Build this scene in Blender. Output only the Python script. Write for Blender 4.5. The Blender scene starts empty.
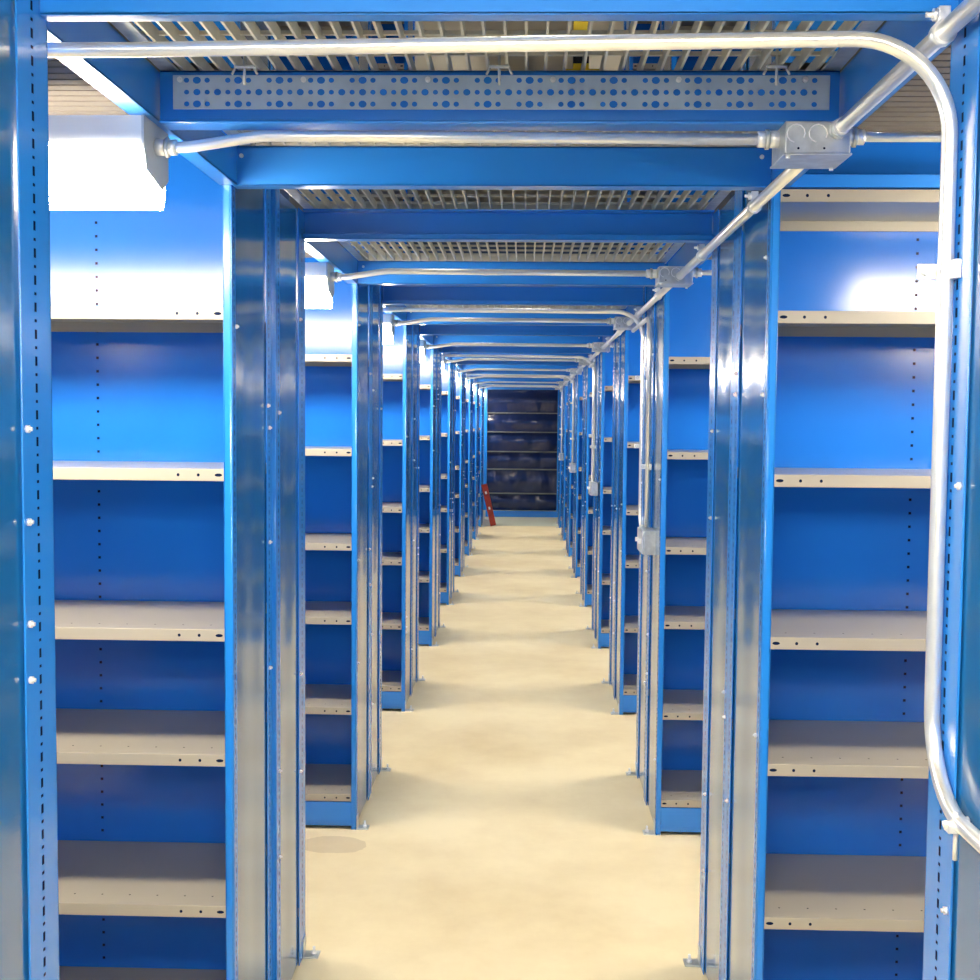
import bpy, bmesh, math, random
from mathutils import Vector, Matrix
random.seed(7)
SC = bpy.context.scene
COL = SC.collection
# ------------------------------------------------------------------ layout (metres, camera above the origin)
H = 1.474                     # eye height
XL, XR = -0.590, 0.492        # inner faces of the shelving ends
DB, D, P = 2.433, 0.758, 1.737  # first full row: front, depth of a double row, row pitch
T = D / 2                     # depth of one unit
NROW = 9                      # rows beyond the passage the camera looks out of
BW = 0.90                     # bay width
ZB = H + 0.474                # underside of beams
ZT = H + 0.553                # top of beams / underside of deck
SHELF = [H + z for z in (0.227, -0.105, -0.440, -0.705, -1.030)]
BASE = H - 1.345
ORD = ['first', 'second', 'third', 'fourth', 'fifth', 'sixth', 'seventh', 'eighth', 'ninth', 'tenth']

# ------------------------------------------------------------------ materials
def new_mat(name):
    m = bpy.data.materials.new(name); m.use_nodes = True
    nt = m.node_tree; b = nt.nodes['Principled BSDF']
    return m, nt, b
def paint(name, col, rough=0.3, metal=0.0, spec=0.5, coat=0.0, var=0.06, vscale=3.0, bump=0.0, bscale=(2, 2, 2), bdist=0.01, rvar=0.0):
    m, nt, b = new_mat(name)
    N, L = nt.nodes, nt.links
    b.inputs['Roughness'].default_value = rough
    b.inputs['Metallic'].default_value = metal
    b.inputs['Specular IOR Level'].default_value = spec
    b.inputs['Coat Weight'].default_value = coat
    b.inputs['Coat Roughness'].default_value = 0.12
    tc = N.new('ShaderNodeTexCoord')
    n = N.new('ShaderNodeTexNoise'); n.inputs['Scale'].default_value = vscale; n.inputs['Detail'].default_value = 4
    L.new(tc.outputs['Object'], n.inputs['Vector'])
    r = N.new('ShaderNodeValToRGB')
    r.color_ramp.elements[0].position = 0.3; r.color_ramp.elements[1].position = 0.7
    r.color_ramp.elements[0].color = (*[c * (1 - var) for c in col], 1)
    r.color_ramp.elements[1].color = (*[min(1, c * (1 + var)) for c in col], 1)
    L.new(n.outputs['Fac'], r.inputs['Fac']); L.new(r.outputs['Color'], b.inputs['Base Color'])
    if rvar:
        mr = N.new('ShaderNodeMapRange'); mr.inputs['To Min'].default_value = max(0.02, rough - rvar); mr.inputs['To Max'].default_value = rough + rvar
        L.new(n.outputs['Fac'], mr.inputs['Value']); L.new(mr.outputs['Result'], b.inputs['Roughness'])
    if bump:
        mp = N.new('ShaderNodeMapping'); mp.inputs['Scale'].default_value = bscale
        L.new(tc.outputs['Object'], mp.inputs['Vector'])
        n2 = N.new('ShaderNodeTexNoise'); n2.inputs['Scale'].default_value = 1; n2.inputs['Detail'].default_value = 1.5
        L.new(mp.outputs['Vector'], n2.inputs['Vector'])
        bp = N.new('ShaderNodeBump'); bp.inputs['Strength'].default_value = bump; bp.inputs['Distance'].default_value = bdist
        L.new(n2.outputs['Fac'], bp.inputs['Height']); L.new(bp.outputs['Normal'], b.inputs['Normal'])
    return m
def glow(name, col, strength):
    m, nt, b = new_mat(name)
    b.inputs['Base Color'].default_value = (.9, .9, .88, 1)
    b.inputs['Emission Color'].default_value = (*col, 1)
    b.inputs['Emission Strength'].default_value = strength
    return m
BLUE = (0.014, 0.165, 0.70)
M = {}
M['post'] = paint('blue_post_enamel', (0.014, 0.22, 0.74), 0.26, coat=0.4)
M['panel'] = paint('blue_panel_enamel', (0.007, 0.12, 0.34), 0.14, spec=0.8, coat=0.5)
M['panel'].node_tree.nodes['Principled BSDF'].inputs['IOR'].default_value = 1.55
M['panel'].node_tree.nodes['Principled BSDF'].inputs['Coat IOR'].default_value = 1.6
M['back'] = paint('blue_back_enamel', (0.012, 0.17, 0.72), 0.17, spec=0.5, coat=0.1)
M['beam'] = paint('blue_beam_enamel', (0.013, 0.21, 0.74), 0.30, coat=0.3)
M['shelf'] = paint('putty_shelf_enamel', (0.37, 0.345, 0.285), 0.34, coat=0.25, var=0.03)
M['zinc'] = paint('galvanised_steel', (0.60, 0.64, 0.66), 0.34, metal=0.7, var=0.15, vscale=40, rvar=0.08)
M['bolt'] = paint('bright_zinc_bolt', (0.92, 0.94, 0.96), 0.28, metal=0.55, var=0.05)
M['grate'] = paint('galvanised_grating', (0.62, 0.61, 0.54), 0.45, metal=0.4, var=0.12, vscale=20)
M['conduit'] = paint('conduit_steel', (0.93, 0.94, 0.93), 0.28, metal=0.7, var=0.05, vscale=8)
M['plate'] = paint('perforated_plate_steel', (0.50, 0.62, 0.74), 0.42, metal=0.2, var=0.1, vscale=20)
M['dark'] = paint('slot_shadow_black', (0.003, 0.01, 0.04), 1.0, spec=0.0)
M['white'] = paint('white_fixture_enamel', (0.80, 0.82, 0.82), 0.4)
M['capgrey'] = paint('grey_end_cap', (0.42, 0.47, 0.52), 0.4)
M['lens'] = glow('lit_diffuser', (1.0, 0.87, 0.66), 26.0)
M['lens_up'] = glow('lit_upper_tube', (1.0, 0.95, 0.85), 45.0)
M['deck'] = paint('ribbed_deck_steel', (0.20, 0.18, 0.16), 0.6, metal=0.1, var=0.05)
M['ceil'] = paint('warm_ceiling_board', (0.62, 0.56, 0.44), 0.9, var=0.06, vscale=1)
M['wallp'] = paint('blue_grey_wall_paint', (0.10, 0.16, 0.30), 0.6, var=0.05)
M['yellow'] = paint('hazard_yellow', (0.85, 0.65, 0.02), 0.5)
M['black'] = paint('hazard_black', (0.01, 0.01, 0.012), 0.5)
M['red'] = paint('red_oxide_paint', (0.36, 0.035, 0.015), 0.45, var=0.25, vscale=9)
M['whitebox'] = paint('white_carton', (0.75, 0.76, 0.72), 0.6)
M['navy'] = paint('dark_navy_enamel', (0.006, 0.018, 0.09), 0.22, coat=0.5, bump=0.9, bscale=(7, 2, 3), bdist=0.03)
M['liptrim'] = paint('dull_grey_lip', (0.17, 0.19, 0.20), 0.4)

def floor_mat():
    m, nt, b = new_mat('cream_concrete_floor')
    N, L = nt.nodes, nt.links
    tc = N.new('ShaderNodeTexCoord')
    n = N.new('ShaderNodeTexNoise'); n.inputs['Scale'].default_value = 1.6; n.inputs['Detail'].default_value = 7; n.inputs['Roughness'].default_value = 0.65
    L.new(tc.outputs['Object'], n.inputs['Vector'])
    r = N.new('ShaderNodeValToRGB'); e = r.color_ramp.elements
    e[0].position = .30; e[0].color = (0.68, 0.57, 0.36, 1); e[1].position = .62; e[1].color = (0.83, 0.74, 0.51, 1)
    L.new(n.outputs['Fac'], r.inputs['Fac'])
    # worn brownish patch beside the second left-hand row, greyer strip at the far end
    sp = N.new('ShaderNodeSeparateXYZ'); L.new(tc.outputs['Object'], sp.inputs[0])
    def math_(op, a, bb=None):
        q = N.new('ShaderNodeMath'); q.operation = op
        for i, v in enumerate((a, bb)):
            if v is None: continue
            if isinstance(v, (int, float)): q.inputs[i].default_value = v
            else: L.new(v, q.inputs[i])
        return q.outputs[0]
    dx = math_('DIVIDE', math_('SUBTRACT', sp.outputs['X'], -0.64), 0.13)
    dy = math_('DIVIDE', math_('SUBTRACT', sp.outputs['Y'], 4.02), 0.09)
    rr = math_('ADD', math_('MULTIPLY', dx, dx), math_('MULTIPLY', dy, dy))
    wob = math_('MULTIPLY', n.outputs['Fac'], 3.0)
    mask = math_('LESS_THAN', math_('ADD', rr, wob), 2.3)
    mk = math_('MULTIPLY', mask, 0.35)
    mx = N.new('ShaderNodeMix'); mx.data_type = 'RGBA'
    L.new(mk, mx.inputs['Factor']); L.new(r.outputs['Color'], mx.inputs['A']); mx.inputs['B'].default_value = (0.36, 0.27, 0.18, 1)
    far = math_('GREATER_THAN', sp.outputs['Y'], DB + (NROW - 1) * P + 0.25)
    mx2 = N.new('ShaderNodeMix'); mx2.data_type = 'RGBA'
    L.new(far, mx2.inputs['Factor']); L.new(mx.outputs['Result'], mx2.inputs['A']); mx2.inputs['B'].default_value = (0.62, 0.66, 0.55, 1)
    n3 = N.new('ShaderNodeTexNoise'); n3.inputs['Scale'].default_value = 120; n3.inputs['Detail'].default_value = 2
    L.new(tc.outputs['Object'], n3.inputs['Vector'])
    bp = N.new('ShaderNodeBump'); bp.inputs['Strength'].default_value = .12; bp.inputs['Distance'].default_value = .004
    L.new(n3.outputs['Fac'], bp.inputs['Height']); L.new(bp.outputs['Normal'], b.inputs['Normal'])
    L.new(mx2.outputs['Result'], b.inputs['Base Color'])
    b.inputs['Roughness'].default_value = .48
    return m
M['floor'] = floor_mat()

# ------------------------------------------------------------------ mesh helpers
class MB:
    """collects shapes for ONE mesh"""
    def __init__(s): s.bm = bmesh.new(); s.mats = []
    def mi(s, m):
        if m not in s.mats: s.mats.append(m)
        return s.mats.index(m)
    def box(s, x0, x1, y0, y1, z0, z1, m, bev=0.0, seg=2):
        x0, x1 = sorted((x0, x1)); y0, y1 = sorted((y0, y1)); z0, z1 = sorted((z0, z1))
        k = s.mi(m); v = [s.bm.verts.new((x, y, z)) for x in (x0, x1) for y in (y0, y1) for z in (z0, z1)]
        fs = [s.bm.faces.new([v[i] for i in q]) for q in ((0, 1, 3, 2), (4, 6, 7, 5), (0, 4, 5, 1), (2, 3, 7, 6), (0, 2, 6, 4), (1, 5, 7, 3))]
        for f in fs: f.material_index = k
        if bev:
            es = list({e for f in fs for e in f.edges})
            r = bmesh.ops.bevel(s.bm, geom=es, offset=bev, segments=seg, affect='EDGES', profile=.5)
            for f in r['faces']: f.material_index = k; f.smooth = True
        return s
    def prism(s, pts, axis, a0, a1, m):
        """polygon pts (2D) extruded along axis between a0 and a1"""
        k = s.mi(m)
        def P3(p, a): return {'x': (a, p[0], p[1]), 'y': (p[0], a, p[1]), 'z': (p[0], p[1], a)}[axis]
        A = [s.bm.verts.new(P3(p, a0)) for p in pts]; B = [s.bm.verts.new(P3(p, a1)) for p in pts]
        fs = [s.bm.faces.new(A), s.bm.faces.new(B[::-1])]
        n = len(pts)
        for i in range(n): fs.append(s.bm.faces.new([A[i], A[(i + 1) % n], B[(i + 1) % n], B[i]]))
        for f in fs: f.material_index = k
        return s
    def ell(s, c, u, v, ru, rv, m, n=10):
        k = s.mi(m); c, u, v = Vector(c), Vector(u), Vector(v)
        vs = [s.bm.verts.new(c + u * ru * math.cos(t) + v * rv * math.sin(t)) for t in [2 * math.pi * i / n for i in range(n)]]
        f = s.bm.faces.new(vs); f.material_index = k
        return s
    def tube(s, pts, r, m, n=14, caps=True):
        k = s.mi(m); pts = [Vector(p) for p in pts]; rings = []
        up = None
        for i, p in enumerate(pts):
            a = pts[max(0, i - 1)]; b = pts[min(len(pts) - 1, i + 1)]; t = (b - a).normalized()
            if up is None: up = Vector((0, 0, 1)) if abs(t.z) < .9 else Vector((1, 0, 0))
            up = (up - t * up.dot(t)).normalized(); w = t.cross(up)
            rings.append([s.bm.verts.new(p + (up * math.cos(q) + w * math.sin(q)) * r) for q in [2 * math.pi * j / n for j in range(n)]])
        for A, B in zip(rings, rings[1:]):
            for j in range(n):
                f = s.bm.faces.new([A[j], A[(j + 1) % n], B[(j + 1) % n], B[j]]); f.material_index = k; f.smooth = True
        if caps:
            for R_ in (rings[0][::-1], rings[-1]): f = s.bm.faces.new(R_); f.material_index = k
        return s
    def done(s, name):
        bmesh.ops.recalc_face_normals(s.bm, faces=s.bm.faces)
        me = bpy.data.meshes.new(name); s.bm.to_mesh(me); s.bm.free()
        for m in s.mats: me.materials.append(m)
        return me
def fillet(pts, rad, n=10):
    """polyline with rounded corners"""
    pts = [Vector(p) for p in pts]; out = [pts[0]]
    for i in range(1, len(pts) - 1):
        a, b, c = pts[i - 1], pts[i], pts[i + 1]; r = rad[i - 1] if isinstance(rad, (list, tuple)) else rad
        d1 = (a - b).normalized(); d2 = (c - b).normalized(); ang = d1.angle(d2)
        L_ = r / math.tan(ang / 2); p1 = b + d1 * L_; p2 = b + d2 * L_
        ctr = b + (d1 + d2).normalized() * (r / math.sin(ang / 2))
        v1 = p1 - ctr; v2 = p2 - ctr; tot = v1.angle(v2)
        for k in range(n + 1):
            t = k / n; out.append(ctr + (v1 * math.sin((1 - t) * tot) + v2 * math.sin(t * tot)) / math.sin(tot))
    out.append(pts[-1]); return out

def link(name, me, parent=None, loc=(0, 0, 0), rot=None):
    o = bpy.data.objects.new(name, me); COL.objects.link(o); o.location = loc
    if rot: o.rotation_euler = rot
    if parent: o.parent = parent
    return o
def tag(o, label, cat, group=None, kind=None):
    o['label'] = label; o['category'] = cat
    if group: o['group'] = group
    if kind: o['kind'] = kind
    return o
def struct(o): o['kind'] = 'structure'; return o

# ------------------------------------------------------------------ setting
Y0, Y1 = -2.2, DB + (NROW - 1) * P + D + 2.4
XW = 2.9
struct(link('floor', MB().box(-XW, XW, Y0, Y1, -0.12, 0, M['floor']).done('floor')))
struct(link('wall_left', MB().box(-XW - .1, -XW, Y0, Y1, -.12, 4.6, M['wallp']).done('wall_left')))
struct(link('wall_right', MB().box(XW, XW + .1, Y0, Y1, -.12, 4.6, M['wallp']).done('wall_right')))
struct(link('wall_back', MB().box(-XW, XW, Y1, Y1 + .1, -.12, 4.6, M['wallp']).done('wall_back')))
struct(link('wall_front', MB().box(-XW, XW, Y0 - .1, Y0, -.12, 4.6, M['wallp']).done('wall_front')))
struct(link('ceiling', MB().box(-XW - .1, XW + .1, Y0 - .1, Y1 + .1, 4.6, 4.7, M['ceil']).done('ceiling')))
# ribbed mezzanine deck on both sides of the grated aisle
for side, xa, xb in (('left', -XW, XL - 0.045), ('right', XR + 0.045, XW)):
    b = MB(); zs = ZT + 0.010; step = .034
    for r in range(-2, NROW):
        ya = DB + r * P + D + .002; yb = DB + (r + 1) * P - .002
        ya = max(ya, Y0); n = int((yb - ya) / step)
        for i in range(n + 1):
            y = ya + i * step; b.box(xa, xb, y, min(y + .027, yb), zs, zs + .010, M['deck'])
        b.box(xa, xb, ya, yb, zs + .016, zs + .05, M['deck'])
        yc = yb + .004; b.box(xa + (.0 if side == 'left' else -.035), xb + (.035 if side == 'left' else 0), yc, yc + D - .004, ZT + .140, ZT + .152, M['deck'])
    struct(link('ceiling_deck_' + side, b.done('ceiling_deck')))

# ------------------------------------------------------------------ shelving units
PH = ZT - 0.005     # post height
def unit_meshes(sx, sy):
    """sx: outward direction from the aisle, sy: direction from the open face to the back"""
    def B(b, u0, u1, v0, v1, z0, z1, m, bev=0): b.box(sx * u0, sx * u1, sy * v0, sy * v1, z0, z1, m, bev)
    me = {}
    def post(front, inner):
        b = MB(); dp = (0.032 if sy > 0 else .088) if front else 0.050
        ua, ub = (0, .0025) if inner else (BW - .0025, BW)
        B(b, ua, ub, (0 if front else T - dp), (dp if front else T - .0006), 0, PH, M['post'], .0008)
        # face flange with a returned lip
        fa, fb = (0, .019) if inner else (BW - .019, BW)
        va, vb = (0, .004) if front else (T - .0045, T - .0006)
        B(b, fa, fb, va, vb, 0, PH, M['post'], .0014)
        if front:
            la, lb = (.0155, .019) if inner else (BW - .019, BW - .0155)
            B(b, la, lb, .0, .014, 0, PH, M['post'], .001)
        if inner:
            vc = (.016 if sy > 0 else .047) if front else T - .030
            b.tube([(sx * .0036, sy * ((.0036) if front else T - .0042), 0), (sx * .0036, sy * ((.0036) if front else T - .0042), PH)], .0038, M['post'], 10)
            z = .10; i = 0
            while z < PH - .04:
                h2 = .0055 if i % 2 == 0 else .0017
                b.box(-sx * .0004, sx * .0002, sy * (vc - (.0016 if sy > 0 else .0026)), sy * (vc + (.0016 if sy > 0 else .0026)), z - h2, z + h2, M['dark'])
                z += .016; i += 1
        return b.done('post')
    me['post_f'] = post(True, True); me['post_b'] = post(False, True)
    me['post_fo'] = post(True, False); me['post_bo'] = post(False, False)
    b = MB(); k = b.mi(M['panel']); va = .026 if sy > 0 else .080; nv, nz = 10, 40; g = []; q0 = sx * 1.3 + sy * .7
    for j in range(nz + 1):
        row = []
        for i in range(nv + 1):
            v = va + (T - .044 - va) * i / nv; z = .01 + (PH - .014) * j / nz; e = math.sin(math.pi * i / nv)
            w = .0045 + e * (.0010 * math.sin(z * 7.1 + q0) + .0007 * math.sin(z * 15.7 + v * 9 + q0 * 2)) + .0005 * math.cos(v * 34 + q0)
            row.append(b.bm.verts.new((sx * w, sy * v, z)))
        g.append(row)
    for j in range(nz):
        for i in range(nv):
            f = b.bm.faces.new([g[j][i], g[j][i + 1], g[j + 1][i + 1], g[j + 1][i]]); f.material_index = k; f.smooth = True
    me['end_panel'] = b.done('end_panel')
    b = MB(); B(b, .006, BW - .006, T - .006, T - .0045, .02, PH + .130, M['back'])
    for uc in (.415,):
        z = .12
        while z < PH - .03:
            b.box(sx * (uc - .003), sx * (uc + .003), sy * (T - .0064), sy * (T - .006), z - .003, z + .003, M['dark']); z += .0318
    me['back_panel'] = b.done('back_panel')
    b = MB(); lh = .0255
    B(b, .0072, BW - .0072, .002, T - .009, -.0025, 0, M['shelf'])
    B(b, .0070, BW - .0070, .0005, .0035, -lh, 0, M['shelf'], .0011)
    B(b, .0072, BW - .0072, T - .012, T - .009, -lh, 0, M['shelf'], .001)
    for e in (0, 1):
        for q, w in ((.030, .008), (.072, .0032), (.114, .0032)):
            u = q if e == 0 else BW - q
            b.ell((sx * u, sy * .0002, -.0128), (1, 0, 0), (0, 0, 1), w, .0034, M['dark'])
    for v in (.05,):
        for i in range(1, 15): b.ell((sx * i * BW / 15, sy * v, .0004), (1, 0, 0), (0, 1, 0), .0022, .0022, M['dark'], 8)
    me['shelf'] = b.done('shelf')
    b = MB(); B(b, .0045, BW - .0045, .006, .008, .012, BASE - .028, M['post'], .0006)
    B(b, .0045, BW - .0045, .002, .006, BASE - .03 - .07, BASE - .029, M['post'], .0008)
    me['kick'] = b.done('kick_plate')
    b = MB()       # foot clip on the floor, reaching into the aisle
    B(b, -.042, .02, -.0, .045, 0, .004, M['zinc'], .001); B(b, -.003, 0, .004, .04, .004, .05, M['zinc'], .001)
    me['foot'] = b.done('foot_plate')
    b = MB(); b.tube([(0, 0, 0), (0, 0, .008)], .0075, M['bolt'], 6); b.tube([(0, 0, .008), (0, 0, .022)], .004, M['bolt'], 8); me['anchor'] = b.done('anchor_bolt')
    b = MB(); b.tube([(0, 0, 0), (-sx * .004, 0, 0)], .0045, M['bolt'], 8); b.tube([(-sx * .004, 0, 0), (-sx * .007, 0, 0)], .0025, M['bolt'], 8); me['bolt'] = b.done('bolt')
    return me
UM = {(sx, sy): unit_meshes(sx, sy) for sx in (-1, 1) for sy in (-1, 1)}

def make_unit(sx, sy, x, y, label, group, extras=(), top_shelf=False, shelves=True, z0=0, name='shelving_unit', nb=6):
    me = UM[(sx, sy)]
    r = link(name, None, None, (x, y, z0)); r.empty_display_size = .1
    tag(r, label, 'shelving', group)
    link('post', me['post_f'], r); link('post', me['post_b'], r)
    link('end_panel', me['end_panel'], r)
    link('back_panel', me['back_panel'], r)
    if shelves:
        link('post', me['post_fo'], r); link('post', me['post_bo'], r)
        for z in SHELF: link('shelf', me['shelf'], r, (0, 0, z))
        link('shelf', me['shelf'], r, (0, 0, BASE))
        if top_shelf: link('shelf', me['shelf'], r, (0, 0, ZB - .004))
        link('kick_plate', me['kick'], r)
    else:
        link('shelf', me['shelf'], r, (0, 0, BASE))
    if z0 == 0:
        f = link('foot_plate', me['foot'], r, (0, sy * (.0 if sy < 0 else .0), 0))
        link('anchor_bolt', me['anchor'], f, (-sx * .028, sy * .024, .004))
        rnd = random.Random(int(abs(y) * 1000) + sx * 7 + sy * 3)
        for k in range(nb):
            v = rnd.choice([.03 if sy > 0 else .078, .03 if sy > 0 else .078, T - .048, T - .03]); z = rnd.uniform(.25, PH - .15)
            link('bolt', me['bolt'], r, (0, sy * v, z))
    return r

rowname = ['first', 'second', 'third', 'fourth', 'fifth', 'sixth', 'seventh', 'eighth', 'ninth']
XA = {-1: XL + .006, 1: XR + .010}
for sx, sn in ((-1, 'left'), (1, 'right')):
    ya = DB - P
    make_unit(sx, 1, XA[sx], ya, 'blue steel shelving end beside the camera on the %s, its near half' % sn, None, shelves=False)
    make_unit(sx, -1, XA[sx], ya + D, 'slotted blue post and panel of the nearest shelving at the %s picture edge' % sn, None, shelves=False, nb=9)
    for i in range(NROW):
        x = XL + (-.012 if i == 0 else 0) if sx < 0 else XR + (-.010 if i == 1 else 0)
        y = DB + i * P
        extra = ''
        make_unit(sx, 1, x, y, 'blue shelving bay with putty shelves facing the camera, %s row on the %s%s' % (rowname[i], sn, extra),
                  'shelving bays facing the camera', top_shelf=(sx > 0 and i == 0))
        x = XL - .002 if (sx < 0 and i == 0) else x
        make_unit(sx, -1, x, y + D, 'glossy blue rear half of the %s shelving end on the %s of the aisle' % (rowname[i], sn),
                  'rear halves of the shelving ends', shelves=False)
        if sx > 0 and i == 0:
            b = MB(); b.box(0, BW, 0, .012, 0, .026, M['beam'], .001)
            tag(link('front_rail', b.done('front_rail'), None, (x + .001, y + .002, ZB + .0)), 'narrow blue rail above the top putty shelf of the nearest right-hand bay', 'rail')

# ------------------------------------------------------------------ beams over the aisle
def channel(x0, x1, y, face, name='header_channel', z0=ZB, z1=ZT, fl=.04):
    """blue channel across the aisle, face at y, flanges going to +face"""
    b = MB()
    b.box(x0, x1, y, y + face * .003, z0, z1, M['beam'], .001)
    b.box(x0, x1, y, y + face * fl, z0, z0 + .004, M['beam'], .0012)
    b.box(x0, x1, y, y + face * .04, z1 - .004, z1, M['beam'], .0012)
    b.box(x0, x1, y + face * (fl - .003), y + face * fl, z0, z0 + .014, M['beam'], .001)
    return link(name, b.done(name))
xa0, xa1 = XA[-1] + .001, XA[1] - .001
o = channel(xa0, xa1, DB - P + D - .026, 1, z0=ZB + .004, z1=ZT + .05, fl=.025)
tag(o, 'bright blue header beam across the top edge of the picture', 'steel channel', 'header beams over the aisle')
for i in range(NROW):
    y = DB + i * P; x0, x1 = XL + .001 - (.012 if i == 0 else 0), XR - .001 - (.010 if i == 1 else 0)
    o = channel(x0, x1, y, 1); tag(o, 'blue header beam over the aisle at the front of the %s row' % rowname[i], 'steel channel', 'header beams over the aisle')
    link('bolt', UM[(1, 1)]['bolt'], o, (x0 + .02, y, ZT - .02), (0, 0, math.pi / 2)); link('bolt', UM[(1, 1)]['bolt'], o, (x1 - .02, y, ZT - .02), (0, 0, math.pi / 2))
    o = channel(XL - .001 if i == 0 else x0, x1, y + D - .004, -1); tag(o, 'blue header beam over the aisle at the rear of the %s row' % rowname[i], 'steel channel', 'header beams over the aisle')
# side beams bridging the cross aisles
for i in range(-1, NROW):
    ya = DB + i * P + D + .001; yb = DB + (i + 1) * P - .001
    for sx, sn in ((-1, 'left'), (1, 'right')):
        x = XL if sx < 0 else XR
        b = MB()
        b.box(x, x + sx * .003, ya, yb, ZB, ZT, M['beam'], .001)
        b.box(x, x + sx * .036, ya, yb, ZB, ZB + .004, M['beam'], .001)
        b.box(x, x + sx * .036, ya, yb, ZT - .004, ZT, M['beam'], .001)
        b.box(x + sx * .033, x + sx * .036, ya, yb, ZB, ZB + .014, M['beam'], .001)
        if i == -1: w = 'nearest one, overhead'
        elif i == NROW - 1: w = 'last one before the end shelving'
        else: w = 'between the %s and %s rows' % (rowname[i], rowname[i + 1])
        tag(link('side_channel', b.done('side_channel')), 'blue side beam bridging the cross aisle on the %s, %s' % (sn, w), 'steel channel', 'side beams along the grated aisle')
# joist with the perforated plate
YJ = 1.905
b = MB(); b.box(XL + .004, XR - .004, YJ, YJ + .003, ZB - .006, ZT - .002, M['beam'], .001)
b.box(XL + .004, XR - .004, YJ, YJ + .045, ZB - .006, ZB - .002, M['beam'], .0015)
b.box(XL + .004, XR - .004, YJ - .006, YJ, ZB - .006, ZB - .001, M['beam'], .002)
b.box(XL + .004, XR - .004, YJ, YJ + .045, ZT - .006, ZT - .002, M['beam'], .001)
jo = link('deck_joist', b.done('deck_joist'))
tag(jo, 'blue deck joist carrying a perforated galvanised plate, above the nearest cross aisle', 'beam')
b = MB(); px0, px1 = XL + .026, XR - .02; pz0, pz1 = ZB + .016, ZT - .010
b.box(px0, px1, YJ - .0025, YJ - .0002, pz0, pz1, M['plate'], .0006)
zc = (pz0 + pz1) / 2; g = .066; xx = px0 + .022; k = 0
while xx < px1 - .008:
    ph = k % 4
    b.ell((xx, YJ - .0028, zc), (1, 0, 0), (0, 0, 1), .0058 if ph % 2 else .0042, .0052 if ph % 2 else .0038, M['beam'])
    if ph in (0, 1, 2):
        for dz in (-.0185, .0185):
            b.ell((xx, YJ - .0028, zc + dz), (1, 0, 0), (0, 0, 1), .0066 if ph == 1 else .0044, .0056 if ph == 1 else .004, M['beam'])
    xx += g / 4; k += 1
pp = link('perforated_plate', b.done('perforated_plate'), jo); pp['label'] = 'grey galvanised plate with rows of holes'
for i in range(6): link('bolt', UM[(1, 1)]['bolt'], pp, (px0 + .012 + i * .197, YJ - .0028, zc + .019), (0, 0, math.pi / 2))

# ------------------------------------------------------------------ bar grating along the aisle
def grating(y0, y1, label, seed):
    b = MB(); x0, x1 = XL + .008, XR - .008; z = ZT + .001
    n = int((x1 - x0) / .0302)
    for i in range(n + 1):
        x = x0 + (x1 - x0) * i / n
        b.box(x - .002, x + .002, y0, y1, z, z + .021, M['grate'])
    y = y0 + .02
    while y < y1:
        b.box(x0, x1, y - .003, y + .003, z + .014, z + .020, M['grate']); y += .1
    b.box(x0 - .005, x0 + .022, y0, y1, z - .0008, z + .003, M['zinc']); b.box(x1 - .022, x1 + .005, y0, y1, z - .0008, z + .003, M['zinc'])
    for yy in (y0, y1): b.box(x0, x1, yy - .002, yy + .002, z, z + .021, M['grate'])
    return tag(link('floor_grating', b.done('floor_grating')), label, 'grating', 'floor gratings over the aisle')
for i in range(-1, NROW):
    ya = DB + i * P + D; yb = ya + P - D
    if i == -1:
        w = 'nearest steel bar grating overhead, above the first cross aisle'
    else: w = 'steel bar grating above the cross aisle behind the %s row' % rowname[i]
    grating(ya + .012, yb - .004, w, i)
    if i >= 0: grating(DB + i * P + .004, DB + i * P + D - .004, 'steel bar grating between the header beams of the %s row' % rowname[i], i + 50)
# hanging wire clips under the nearest grating
for k, (x, w) in enumerate(((-.445, 'leftmost'), (-.045, 'middle'), (.385, 'rightmost'))):
    b = MB(); b.tube([(0, 0, .024), (0, 0, -.03)], .0022, M['zinc'], 8); b.box(-.016, .016, -.004, .004, -.004, .0, M['zinc'], .001)
    b.tube([(-.014, 0, -.002), (-.02, 0, -.014)], .002, M['zinc'], 6); b.tube([(.014, 0, -.002), (.02, 0, -.014)], .002, M['zinc'], 6)
    tag(link('grating_clip', b.done('grating_clip'), None, (x, YJ - .02, ZT)), '%s of three small galvanised clips holding the nearest grating to the joist' % w, 'clip', 'clips under the nearest grating')

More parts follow.
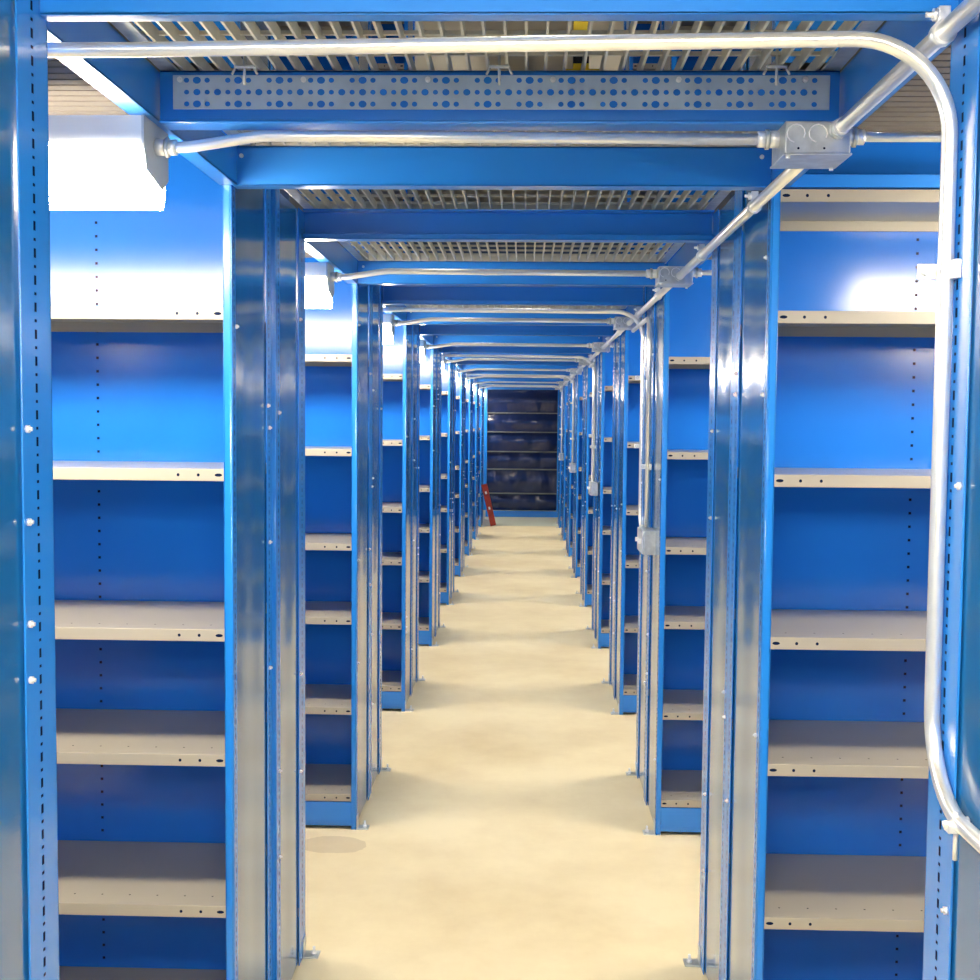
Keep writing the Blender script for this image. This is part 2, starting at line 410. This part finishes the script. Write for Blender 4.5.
# ------------------------------------------------------------------ fluorescent fixtures in the cross aisles
def fixture_meshes(sx):
    L_ = 1.22; me = {}
    def pr(pts, a, b_, m): return MB().prism(pts, 'x', sx * a, sx * b_, m)
    me['housing'] = pr([(-.062, .0), (-.064, -.045), (-.058, -.05), (.058, -.05), (.064, -.045), (.062, 0)], .004, L_, M['white']).done('housing')
    me['lens'] = pr([(-.0655, -.044), (-.064, -.105), (-.052, -.128), (.052, -.128), (.064, -.105), (.0655, -.044)], .006, L_ - .002, M['lens']).done('diffuser')
    me['cap'] = pr([(-.064, .0), (-.064, -.045), (-.052, -.082), (.03, -.100), (.064, -.078), (.064, 0)], 0, .004, M['capgrey']).done('end_cap')
    return me
FM = {s: fixture_meshes(s) for s in (-1, 1)}
for i in range(-2, NROW):
    y = DB + i * P + D + (P - D) / 2 - .005
    for sx, sn in ((-1, 'left'), (1, 'right')):
        if i == NROW - 1 and sx > 0: continue
        x = XL - .012 if sx < 0 else .98
        if i == -2: w = 'lit white fluorescent fixture on the %s, beside the camera' % sn
        elif i == -1: w = 'lit white fluorescent fixture on the %s in the nearest cross aisle' % sn
        else: w = 'lit white fluorescent fixture on the %s in the cross aisle behind the %s row' % (sn, rowname[i])
        r = link('fluorescent_fixture', None, None, (x, y, ZB + .0)); r.empty_display_size = .1
        tag(r, w, 'light', 'fluorescent fixtures on the %s' % sn)
        link('housing', FM[sx]['housing'], r); link('diffuser', FM[sx]['lens'], r); link('end_cap', FM[sx]['cap'], r)

b = MB(); b.tube([(0, 0, 0), (0, 0, .55)], .004, M['zinc'], 6); HG = b.done('hanger')
for yy, zz, sc, lab in ((.30, .10, .82, 'added unseen fluorescent fixture over the camera, brightening the nearest posts and header'), (-.80, .16, .9, 'added unseen fluorescent fixture overhead behind the camera, giving fill light')):
    r = link('fluorescent_fixture', None, None, (-.05 - .61 * sc, yy, ZB + zz)); r.scale = (sc, 1, 1); r.empty_display_size = .1  # unseen fixture added around the camera to fill the nearest steelwork with light
    tag(r, lab, 'light')
    link('housing', FM[1]['housing'], r); link('diffuser', FM[1]['lens'], r); link('end_cap', FM[1]['cap'], r)
    for xx in (.25, .97): link('hanger', HG, r, (xx, 0, 0))

# ------------------------------------------------------------------ conduits and boxes
RC = .0092
def coupling(b, p, d):
    p, d = Vector(p), Vector(d).normalized()
    b.tube([p, p + d * .016], .0138, M['bolt'], 12); b.tube([p + d * .016, p + d * .022], .0165, M['zinc'], 6); b.tube([p + d * .022, p + d * .034], .0128, M['bolt'], 12)
def strap_mesh():
    b = MB()   # ring clamp hung from a beam by a bolt
    b.tube([(0, -.007, 0), (0, .007, 0)], .0145, M['bolt'], 14)
    b.box(-.007, .007, -.006, .006, .010, .030, M['bolt'], .001)
    b.tube([(-.02, 0, .021), (.022, 0, .021)], .0032, M['bolt'], 8); b.tube([(-.012, 0, .021), (-.007, 0, .021)], .0075, M['bolt'], 6)
    return b.done('conduit_clamp')
STRAP = strap_mesh()
def box_mesh(w, d, h):
    b = MB(); b.box(-w / 2, w / 2, -d / 2, d / 2, -h / 2, h / 2, M['zinc'], .0025)
    return b.done('box_body')
JB = box_mesh(.102, .10, .050)
def cover_mesh():
    b = MB(); b.box(-.053, .053, -.052, .052, -.0275, -.0245, M['zinc'], .0008)
    return b.done('box_cover')
JC = cover_mesh()
def knock_mesh():
    b = MB()
    for x in (-.034, .000): b.tube([(x + .014 * math.cos(t), -.0505, .006 + .014 * math.sin(t)) for t in [math.pi * j / 10 * 1.6 - .5 for j in range(11)]], .0012, M['bolt'], 6)
    for x in (-.03, .01): b.ell((x, -.0503, -.017), (1, 0, 0), (0, 0, 1), .002, .002, M['dark'], 8)
    return b.done('knockout')
JK = knock_mesh()
XJ, ZJ = .452, ZB - .0295
YC = [DB + i * P + D + (P - D) / 2 - .005 for i in range(-1, NROW)]
for k, y in enumerate(YC[:-1]):
    xj = XJ
    w = 'nearest galvanised junction box under the joist' if k == 0 else 'galvanised junction box in the cross aisle behind the %s row' % rowname[k - 1]
    r = link('junction_box', JB, None, (xj, y + .0, ZJ)); tag(r, w, 'junction box', 'junction boxes along the conduit')
    link('cover', JC, r); link('knockout', JK, r)
    screw = MB().tube([(0, 0, 0), (0, 0, -.004)], .0035, M['bolt'], 8).done('screw')
    for q in ((-.045, -.044), (.045, .044)): link('screw', screw, r, (q[0], q[1], -.0275))
    # branch conduit to the left-hand fixture, slightly bent down at its end
    where = 'in the nearest cross aisle' if k == 0 else 'behind the %s row' % rowname[k - 1]
    xe = XL - .012; zf = ZB - .036
    b = MB(); pts = [(xe + .002, y, zf), (xe + .05, y, zf), (xe + .17, y, ZJ + .012), (xj - .052, y, ZJ + .008)]
    b.tube(fillet(pts, [.25, .25], 8), RC, M['conduit'])
    c = tag(link('branch_conduit', b.done('branch_conduit')), 'thin steel conduit crossing the aisle to the left fixture, %s' % where, 'conduit', 'branch conduits across the aisle')
    b = MB(); coupling(b, (xj - .050, y, ZJ + .008), (-1, 0, 0)); link('connector', b.done('connector'), c)
    b = MB(); coupling(b, (xe - .001, y, zf), (1, 0, 0)); link('connector', b.done('connector'), c)
    b = MB(); b.tube([(xj + .051, y, ZJ + .012), (.981, y, ZJ + .012)], RC * .85, M['conduit'])
    c = tag(link('branch_conduit', b.done('branch_conduit')), 'short steel conduit leading right from junction box, %s' % where, 'conduit', 'branch conduits to the right')
    b = MB(); coupling(b, (xj + .050, y, ZJ + .012), (1, 0, 0)); link('connector', b.done('connector'), c)
# trunk conduit, in lengths from box to box
def trunk(x, z, ya, yb, label, clamps):
    b = MB(); b.tube([(x, ya, z), (x, yb, z)], RC * 1.2, M['conduit'])
    c = tag(link('trunk_conduit', b.done('trunk_conduit')), label, 'conduit', 'lengths of the trunk conduit along the right')
    b = MB(); coupling(b, (x, yb + .0, z), (0, -1, 0)); link('connector', b.done('connector'), c)
    for yy in clamps: link('conduit_clamp', STRAP, c, (x, yy, z))
trunk(.482, ZJ + .010, -.30, YC[0] - .0505, 'thick steel conduit coming from the top right corner to the nearest junction box', (DB - P + D - .03,))
for k in range(len(YC) - 2):
    ya, yb = YC[k] + .0505, YC[k + 1] - .0505
    fr = DB + k * P
    trunk(.462, ZJ - .006, ya, yb, 'length of steel trunk conduit passing through the %s row on the right' % rowname[k], (fr + .02, fr + D - .02))
# looped conduits with switch drops on every second row
wall_clip = MB(); wall_clip.box(-.004, .004, -.024, .030, -.011, .011, M['bolt'], .001)
wall_clip.box(-.036, .004, .008, .011, -.009, .009, M['bolt'], .001); wall_clip.tube([(-.027, .008, 0), (-.027, .002, 0)], .0055, M['zinc'], 6); wall_clip.tube([(-.027, .002, 0), (-.027, -.002, 0)], .003, M['bolt'], 8)
WCL = wall_clip.done('wall_clip')
sw = MB(); sw.box(-.025, .025, -.10, .10, -.044, .044, M['zinc'], .003); SWB = sw.done('switch_box_body')
sw = MB(); sw.box(-.029, -.0255, -.094, -.003, -.042, .042, M['bolt'], .001); sw.box(-.029, -.0255, .003, .094, -.042, .042, M['bolt'], .001); SWC = sw.done('switch_cover')
sw = MB(); sw.box(-.041, -.029, -.004, .004, -.008, .008, M['bolt'], .001); TOG = sw.done('toggle')
for i in range(-1, NROW, 2):
    yb = DB + i * P + D
    xr = (XA[1] if i == -1 else XR) ; zt = H + .452; zl = H + .458
    xc = xr - RC - .001; yc = yb - .035; zbx = H - .446
    pts = [(-1.15, yb + .042, zl), (XL + .1, yb + .042, zl), (xc, yc, zt - .004), (xc, yc, zbx), (xc, yc - .33, zbx)]
    b = MB()
    pl = [Vector(pts[0])] + fillet(pts[1:], [.112, .11], 14)
    b.tube(pl, RC, M['conduit'])
    who = 'big looped steel conduit bending down the nearest right-hand post' if i == -1 else 'steel conduit looping over the aisle and down the %s row on the right' % rowname[i]
    c = tag(link('looped_conduit', b.done('looped_conduit')), who, 'conduit', 'looped conduits down to the switches')
    link('conduit_clamp', WCL, c, (xc + RC - .003, yc, H + .18)); link('conduit_clamp', WCL, c, (xc + RC - .003, yc, H - .10)) if i > 0 else None
    b = MB(); b.tube([(0, 0, .02), (0, 0, -.036)], .003, M['bolt'], 8); b.box(-.011, .011, -.008, .008, -.004, .006, M['bolt'], .001)
    b.tube([(-.014, 0, .004), (.014, 0, .010)], .0045, M['bolt'], 8)
    link('wing_nut_clamp', b.done('wing_nut_clamp'), c, (xc - .004, yc - .10, zbx - .006))
    # the switch box
    yx = yc - .43
    s = link('switch_box', SWB, None, (xr - .0255, yx, zbx)); link('cover', SWC, s)
    link('toggle', TOG, s, (0, -.045, 0)); link('toggle', TOG, s, (0, .045, 0))
    tag(s, 'galvanised switch box on the right beside the camera' if i == -1 else 'galvanised switch box on the glossy end of the %s row on the right' % rowname[i], 'switch box', 'switch boxes')
    if i > 0:
        b = MB(); xx = xr - .024
        b.tube(fillet([(xx, yb + .28, H + .395), (xx, yx + .04, H + .395), (xx, yx + .04, zbx + .044)], [.10], 12), RC * .95, M['conduit'])
        c = tag(link('switch_drop_conduit', b.done('switch_drop_conduit')), 'second steel conduit dropping straight to the switch box of the %s row' % rowname[i], 'conduit', 'second conduits to the switch boxes')
        link('conduit_clamp', WCL, c, (xx + .008, yx + .04, H - .17))

# ------------------------------------------------------------------ far end: wide shelving closing the aisle
YE = DB + (NROW - 1) * P + D + (P - D) + .05
r = link('end_shelving_unit', None, None, (0, YE, 0)); r.empty_display_size = .1
tag(r, 'dark navy shelving closing off the far end of the aisle', 'shelving')
x0, x1 = XL - .03, XR + .06
for x in (x0, x1 - .05):
    b = MB(); b.box(x, x + .05, 0, .04, 0, ZT, M['post'], .002); link('post', b.done('post'), r)
b = MB(); b.box(x0 + .05, x1 - .05, .002, .02, 0, .095, M['post'], .001); link('kick_plate', b.done('kick_plate'), r)
b = MB(); b.box(x0 + .05, x1 - .05, .002, .03, ZB - .0, ZT, M['beam'], .001); link('top_rail', b.done('top_rail'), r)
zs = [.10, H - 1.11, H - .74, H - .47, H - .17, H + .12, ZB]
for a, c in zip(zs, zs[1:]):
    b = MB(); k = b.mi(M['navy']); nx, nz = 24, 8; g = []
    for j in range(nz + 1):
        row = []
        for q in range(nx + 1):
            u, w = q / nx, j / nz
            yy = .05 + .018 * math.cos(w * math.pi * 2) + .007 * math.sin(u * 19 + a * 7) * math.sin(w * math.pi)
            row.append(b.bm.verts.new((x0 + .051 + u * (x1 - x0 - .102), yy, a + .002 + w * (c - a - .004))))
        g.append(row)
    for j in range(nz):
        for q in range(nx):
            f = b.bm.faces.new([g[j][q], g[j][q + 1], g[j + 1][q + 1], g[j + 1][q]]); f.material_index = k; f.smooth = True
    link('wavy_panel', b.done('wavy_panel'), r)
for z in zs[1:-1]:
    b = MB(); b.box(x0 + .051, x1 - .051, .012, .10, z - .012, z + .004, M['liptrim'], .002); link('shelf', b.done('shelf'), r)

# red bar and white box at the far left
YD = DB + (NROW - 1) * P + .12
b = MB(); b.box(-.04, .04, -.004, .0, 0, .59, M['red'], .001); b.box(-.04, -.036, -.004, .035, 0, .59, M['red'], .001); b.box(.036, .04, -.004, .035, 0, .59, M['red'], .001)
rb = link('leaning_channel', b.done('leaning_channel'), None, (-.420, YD, .012), (0, math.radians(-13), 0))
tag(rb, 'short red steel channel leaning against the last shelving end on the left', 'steel channel')
for z in (.25, .47):
    b = MB(); b.box(-.013, .013, -.016, -.004, z - .02, z + .02, M['whitebox'], .002); q = link('fitting', b.done('fitting'), rb); q['label'] = 'small white fitting'
b = MB(); b.box(-.055, .055, -.05, .05, 0, .10, M['whitebox'], .004); b.box(-.05, -.02, -.02, .02, .10, .22, M['whitebox'], .003)
tag(link('white_carton', b.done('white_carton'), None, (-.515, YD + .10, 0)), 'small white box on the floor behind the leaning red channel', 'box')

# ------------------------------------------------------------------ upper level, seen through the grating
UZ = ZT + .156
for sx, sn in ((-1, 'left'), (1, 'right')):
    for i in range(3):
        make_unit(sx, 1, XL if sx < 0 else XR, DB + i * P, 'blue upper level shelving seen through the grating, %s row on the %s' % (rowname[i], sn), 'upper level shelving seen through the grating', z0=UZ)
for k, (x, y) in enumerate(((.0, 3.3), (.0, 6.6), (0, 10.5))):
    r = link('strip_light', None, None, (x, y, 4.25)); r.empty_display_size = .1
    tag(r, 'upper level strip light seen through the grating, %s from the camera' % ORD[k], 'light', 'upper level strip lights')
    b = MB(); b.box(-.05, .05, -.6, .6, 0, .05, M['white'], .003); link('housing', b.done('housing'), r)
    b = MB(); b.tube([(0, -.58, -.025), (0, .58, -.025)], .019, M['lens_up'], 12); link('tube', b.done('tube'), r)
    b = MB()
    b.tube([(0, 0, .0), (0, 0, .30)], .003, M['zinc'], 6); HG = b.done('hanger')
    for yy in (-.5, .5): link('hanger', HG, r, (0, yy, .05))
b = MB()
for j in range(36):
    b.box(-.013, .013, -.013, .013, j * .018, (j + 1) * .018, M['yellow'] if j % 2 == 0 else M['black'])
b.box(-.03, .03, -.03, .03, -.001, .004, M['yellow'])
tag(link('hazard_post', b.done('hazard_post'), None, (.088, 2.03, ZT + .024)), 'yellow and black striped post standing on the nearest grating', 'post')

# ------------------------------------------------------------------ world, camera
w = bpy.data.worlds.new('World'); SC.world = w; w.use_nodes = True
w.node_tree.nodes['Background'].inputs['Color'].default_value = (.5, .6, .8, 1)
w.node_tree.nodes['Background'].inputs['Strength'].default_value = 0.3

f, yaw, pit, rol = 1185.7625, -0.0286, 0.0586, 0.0086
def world_to_cam(v):
    X, Y, Z = v
    c, s = math.cos(yaw), math.sin(yaw); X, Y = c * X - s * Y, s * X + c * Y
    c, s = math.cos(pit), math.sin(pit); Y, Z = c * Y - s * Z, s * Y + c * Z
    u, q = X, -Z
    c, s = math.cos(rol), math.sin(rol); u, q = c * u - s * q, s * u + c * q
    return (u, -q, -Y)
R3 = Matrix([world_to_cam(e) for e in ((1, 0, 0), (0, 1, 0), (0, 0, 1))])   # rows: images of world axes = transpose of world->cam
cam = bpy.data.cameras.new('camera'); co = bpy.data.objects.new('camera', cam); COL.objects.link(co)
cam.sensor_width = 36; cam.lens = f / 980 * 36; cam.clip_start = .02; cam.clip_end = 100
co.matrix_world = Matrix.Translation((0, 0, H)) @ R3.to_4x4()
SC.camera = co
vs = SC.view_settings
vs.view_transform = 'Standard'; vs.look = 'None'; vs.gamma = 1; vs.use_curve_mapping = False; vs.exposure = 1.15
